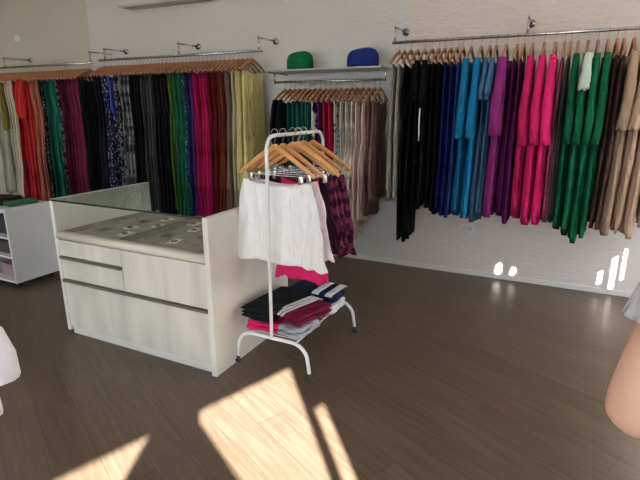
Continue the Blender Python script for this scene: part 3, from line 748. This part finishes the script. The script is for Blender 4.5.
# ------------------------------------------------------------------ person at the right edge
skin = mat('skin', (210, 164, 143), .5, 0, .4, .06, 12)
skin.node_tree.nodes['Principled BSDF'].inputs['Subsurface Weight'].default_value = .08
skin.node_tree.nodes['Principled BSDF'].inputs['Subsurface Radius'].default_value = (.02, .008, .004)
rt = Vector((math.cos(math.radians(26)), math.sin(math.radians(26)), 0)); fwd = Vector((-rt.y, rt.x, 0))
EL = Vector((.138, .755, 1.048)); SH = Vector((.232, .84, 1.368))
P0 = SH + rt*.185; P0.z = 0
t = thing('person', 'person in a light grey T-shirt with bent elbow at the right edge', 'person', (P0.x, P0.y, 0), math.radians(26))
inv = Matrix.Rotation(-math.radians(26), 4, 'Z')
def W(v): return inv @ (Vector(v) - P0)
sh_l, el_l = W(SH), W(EL)
wr_l = el_l + Vector((.225, .09, .075))
def build_body():
    bm = bmesh.new(); sk = bm.verts.layers.skin.verify(); V = {}
    def v(n, co, r, par=None):
        x = bm.verts.new(co); x[sk].radius = r if isinstance(r, tuple) else (r, r); V[n] = x
        if par: bm.edges.new((V[par], x))
        return x
    v('pelvis', (0, 0, .90), (.135, .10))[sk].use_root = True
    v('waist', (0, 0, 1.06), (.125, .09), 'pelvis'); v('chest', (0, .0, 1.24), (.145, .10), 'waist')
    v('neckbase', (0, 0, 1.40), (.07, .06), 'chest'); v('neck', (0, .01, 1.46), .05, 'neckbase')
    v('jaw', (0, .03, 1.53), (.06, .07), 'neck'); v('skull', (0, .02, 1.61), (.075, .09), 'jaw'); v('crown', (0, .015, 1.68), (.06, .07), 'skull')
    for s, nm in ((-1, 'l'), (1, 'r')):
        f = lambda p: Vector((p[0]*(-s), p[1], p[2])) if s > 0 else Vector(p)
        shp = Vector((-.165, 0, 1.365)); v('clav'+nm, f(Vector((-.09, 0, 1.375))), .06, 'neckbase')
        v('sh'+nm, f(shp), .056, 'clav'+nm)
        mid = (sh_l*.5+el_l*.5)
        v('arm'+nm, f(mid), .048, 'sh'+nm); v('el'+nm, f(el_l), .043, 'arm'+nm)
        fm = el_l*.6+wr_l*.4; v('fore'+nm, f(fm), .042, 'el'+nm); v('wr'+nm, f(wr_l), (.027, .024), 'fore'+nm)
        pm = wr_l + Vector((.055, .025, .005)); v('palm'+nm, f(pm), (.032, .018), 'wr'+nm)
        for k, (dz, ln) in enumerate(((.03, .9), (.01, 1.0), (-.01, .95), (-.03, .75))):
            a = pm + Vector((.03, .018, dz)); b = a + Vector((.035*ln, -.005, -.004)); c = b + Vector((.018*ln, -.028*ln, -.004))
            v('f%d0%s' % (k, nm), f(a), .0095, 'palm'+nm); v('f%d1%s' % (k, nm), f(b), .0085, 'f%d0%s' % (k, nm)); v('f%d2%s' % (k, nm), f(c), .0075, 'f%d1%s' % (k, nm))
        a = wr_l + Vector((.03, .0, .035)); b = a + Vector((.03, -.012, .02)); v('t0'+nm, f(a), .011, 'wr'+nm); v('t1'+nm, f(b), .0095, 't0'+nm)
        v('hip'+nm, (s*.09, 0, .86), .10, 'pelvis'); v('thigh'+nm, (s*.10, .01, .68), .085, 'hip'+nm); v('knee'+nm, (s*.10, .015, .47), .056, 'thigh'+nm)
        v('calf'+nm, (s*.10, -.01, .33), .054, 'knee'+nm); v('ankle'+nm, (s*.10, -.015, .09), .034, 'calf'+nm); v('foot'+nm, (s*.105, .06, .045), (.04, .03), 'ankle'+nm); v('toe'+nm, (s*.115, .15, .03), (.04, .022), 'foot'+nm)
    return bm
bb = build_body(); me = bpy.data.meshes.new('body'); bb.to_mesh(me); bb.free(); me.materials.append(skin)
body = bpy.data.objects.new('body', me); COL.objects.link(body); body.parent = t
mod = body.modifiers.new('Skin', 'SKIN'); mod.use_smooth_shade = True
mod = body.modifiers.new('Sub', 'SUBSURF'); mod.levels = 2; mod.render_levels = 2
shirt_m = cloth((186, 186, 190)); short_m = cloth((34, 36, 44)); hair_m = mat('dark_hair', (38, 28, 22), .6, 0, .3, .3, 60)
bm = bmesh.new()
sweep(bm, [(0, 0, .84), (0, 0, .95), (0, 0, 1.08), (0, 0, 1.22), (0, 0, 1.33), (0, 0, 1.40), (0, 0, 1.435)],
      [(.178, .132), (.175, .128), (.165, .12), (.182, .13), (.176, .115), (.12, .085), (.075, .07)], 24, up=(1, 0, 0), cap=False)
obj('shirt', bm, shirt_m, t)
for s in (-1, 1):
    bm = bmesh.new(); f = lambda p: Vector((p.x*(-s), p.y, p.z)) if s > 0 else Vector(p)
    d = el_l - sh_l; out = [f(sh_l + Vector((.10, 0, .02))), f(sh_l + Vector((.03, 0, .012))), f(sh_l + d*.18), f(sh_l+d*.40), f(sh_l+d*.57)]
    sweep(bm, out, [.066, .072, .066, .064, .068], 18, up=(0, 1, 0), cap=False)
    o = obj('sleeve', bm, shirt_m, t); sd = o.modifiers.new('Solid', 'SOLIDIFY'); sd.thickness = .004; sd.offset = -1
bm = bmesh.new(); sweep(bm, [(0, 0, 1.0), (0, 0, .93), (0, 0, .82)], [(.16, .118), (.172, .125), (.19, .13)], 20, up=(1, 0, 0)); obj('shorts', bm, short_m, t)
for s in (-1, 1): obj('shorts_leg', tube([(s*.095, 0, .87), (s*.102, .008, .68), (s*.104, .012, .52)], [.108, .105, .098], n=18), short_m, t)
for s in (-1, 1):
    obj('shoe', tube([(s*.103, -.06, .045), (s*.105, .0, .05), (s*.108, .08, .042), (s*.115, .17, .03), (s*.115, .195, .025)], [(.03, .03), (.045, .045), (.047, .042), (.04, .028), (.015, .015)], n=14, up=(0, 0, 1)), mat('white_shoe', (210, 208, 204), .6), t)
bm = bmesh.new(); bmesh.ops.create_uvsphere(bm, u_segments=24, v_segments=14, radius=1)
for v in list(bm.verts):
    if v.co.y > .45 and v.co.z < .35: bm.verts.remove(v)
bmesh.ops.scale(bm, verts=bm.verts, vec=(.092, .108, .115)); bmesh.ops.translate(bm, verts=bm.verts, vec=(0, .005, 1.63)); obj('hair', bm, hair_m, t)
for s in (-1, 1):
    bm = bmesh.new(); bmesh.ops.create_uvsphere(bm, u_segments=12, v_segments=8, radius=.012); bmesh.ops.translate(bm, verts=bm.verts, vec=(s*.032, .098, 1.60)); obj('eye', bm, mat('eye_white', (230, 226, 220), .2), t)
    bm = bmesh.new(); bmesh.ops.create_uvsphere(bm, u_segments=12, v_segments=8, radius=1); bmesh.ops.scale(bm, verts=bm.verts, vec=(.01, .02, .032)); bmesh.ops.translate(bm, verts=bm.verts, vec=(s*.083, .015, 1.59)); obj('ear', bm, skin, t)
obj('nose', tube([(0, .098, 1.605), (0, .115, 1.575), (0, .118, 1.56), (0, .10, 1.55)], [.008, .012, .014, .008], n=10), skin, t)
obj('mouth', tube([(-.024, .092, 1.525), (0, .104, 1.523), (.024, .092, 1.525)], [.004, .007, .004], n=8), mat('lips', (168, 96, 88), .5), t)

# ------------------------------------------------------------------ fill lamps added under the ceiling, unseen above the frame
for i, (x, y) in enumerate([(-5.5, 2.2), (-2.6, 1.6), (-.2, 2.6)]):
    tt = thing('fill_lamp', 'added square white fill lamp %s' % ['above the far left clothes', 'above the glass counter', 'above the open floor by the right rail'][i], 'fill lamp', (x, y, CEIL-.03))
    obj('housing', nbox(-.2, .2, -.2, .2, 0, .03), plastic, tt, False)
    l = bpy.data.lights.new('fill_light', 'AREA'); l.shape = 'SQUARE'; l.size = .36; l.energy = 5; l.color = (1, .95, .88)
    lo = bpy.data.objects.new('fill_light', l); COL.objects.link(lo); lo.parent = tt; lo.location = (0, 0, -.004)

# ------------------------------------------------------------------ daylight
sun = bpy.data.lights.new('sun', 'SUN'); sun.energy = 66; sun.angle = math.radians(.6); sun.color = (1, .97, .89)
so = bpy.data.objects.new('sun', sun); COL.objects.link(so)
d = Vector((SUN_H.x*math.cos(SUN_EL), SUN_H.y*math.cos(SUN_EL), -math.sin(SUN_EL)))
so.rotation_euler = d.to_track_quat('-Z', 'Y').to_euler(); so.location = (4, -4, 6)
w = bpy.data.worlds.new('sky'); S.world = w; w.use_nodes = True
bg = w.node_tree.nodes['Background']; bg.inputs[0].default_value = (.78, .88, 1, 1); bg.inputs[1].default_value = 6
for x0, x1, z0, z1 in [(-4.4, -1.5, .5, 2.5), (-1.2, -.35, .05, 2.5)]:
    l = bpy.data.lights.new('window_portal', 'AREA'); l.shape = 'RECTANGLE'; l.size = x1-x0; l.size_y = z1-z0; l.cycles.is_portal = True
    o = bpy.data.objects.new('window_portal', l); COL.objects.link(o); o.location = ((x0+x1)/2, -3.5, (z0+z1)/2); o.rotation_euler = (PI/2, 0, 0)
l = bpy.data.lights.new('door_portal', 'AREA'); l.shape = 'RECTANGLE'; l.size = .65; l.size_y = 2.2; l.cycles.is_portal = True
o = bpy.data.objects.new('door_portal', l); COL.objects.link(o); c = D0 - n_line*.33; o.location = (c.x, c.y, 1.1)
nin = Vector((-n_line.y, n_line.x, 0)); o.rotation_euler = nin.to_track_quat('-Z', 'Z').to_euler()

S.view_settings.view_transform = 'Standard'; S.view_settings.look = 'None'; S.view_settings.gamma = 1; S.view_settings.use_curve_mapping = False
S.view_settings.exposure = .18
try:
    S.cycles.use_denoising = True; S.cycles.max_bounces = 8; S.cycles.diffuse_bounces = 5; S.cycles.transparent_max_bounces = 16
    S.cycles.sample_clamp_indirect = 6
except Exception: pass
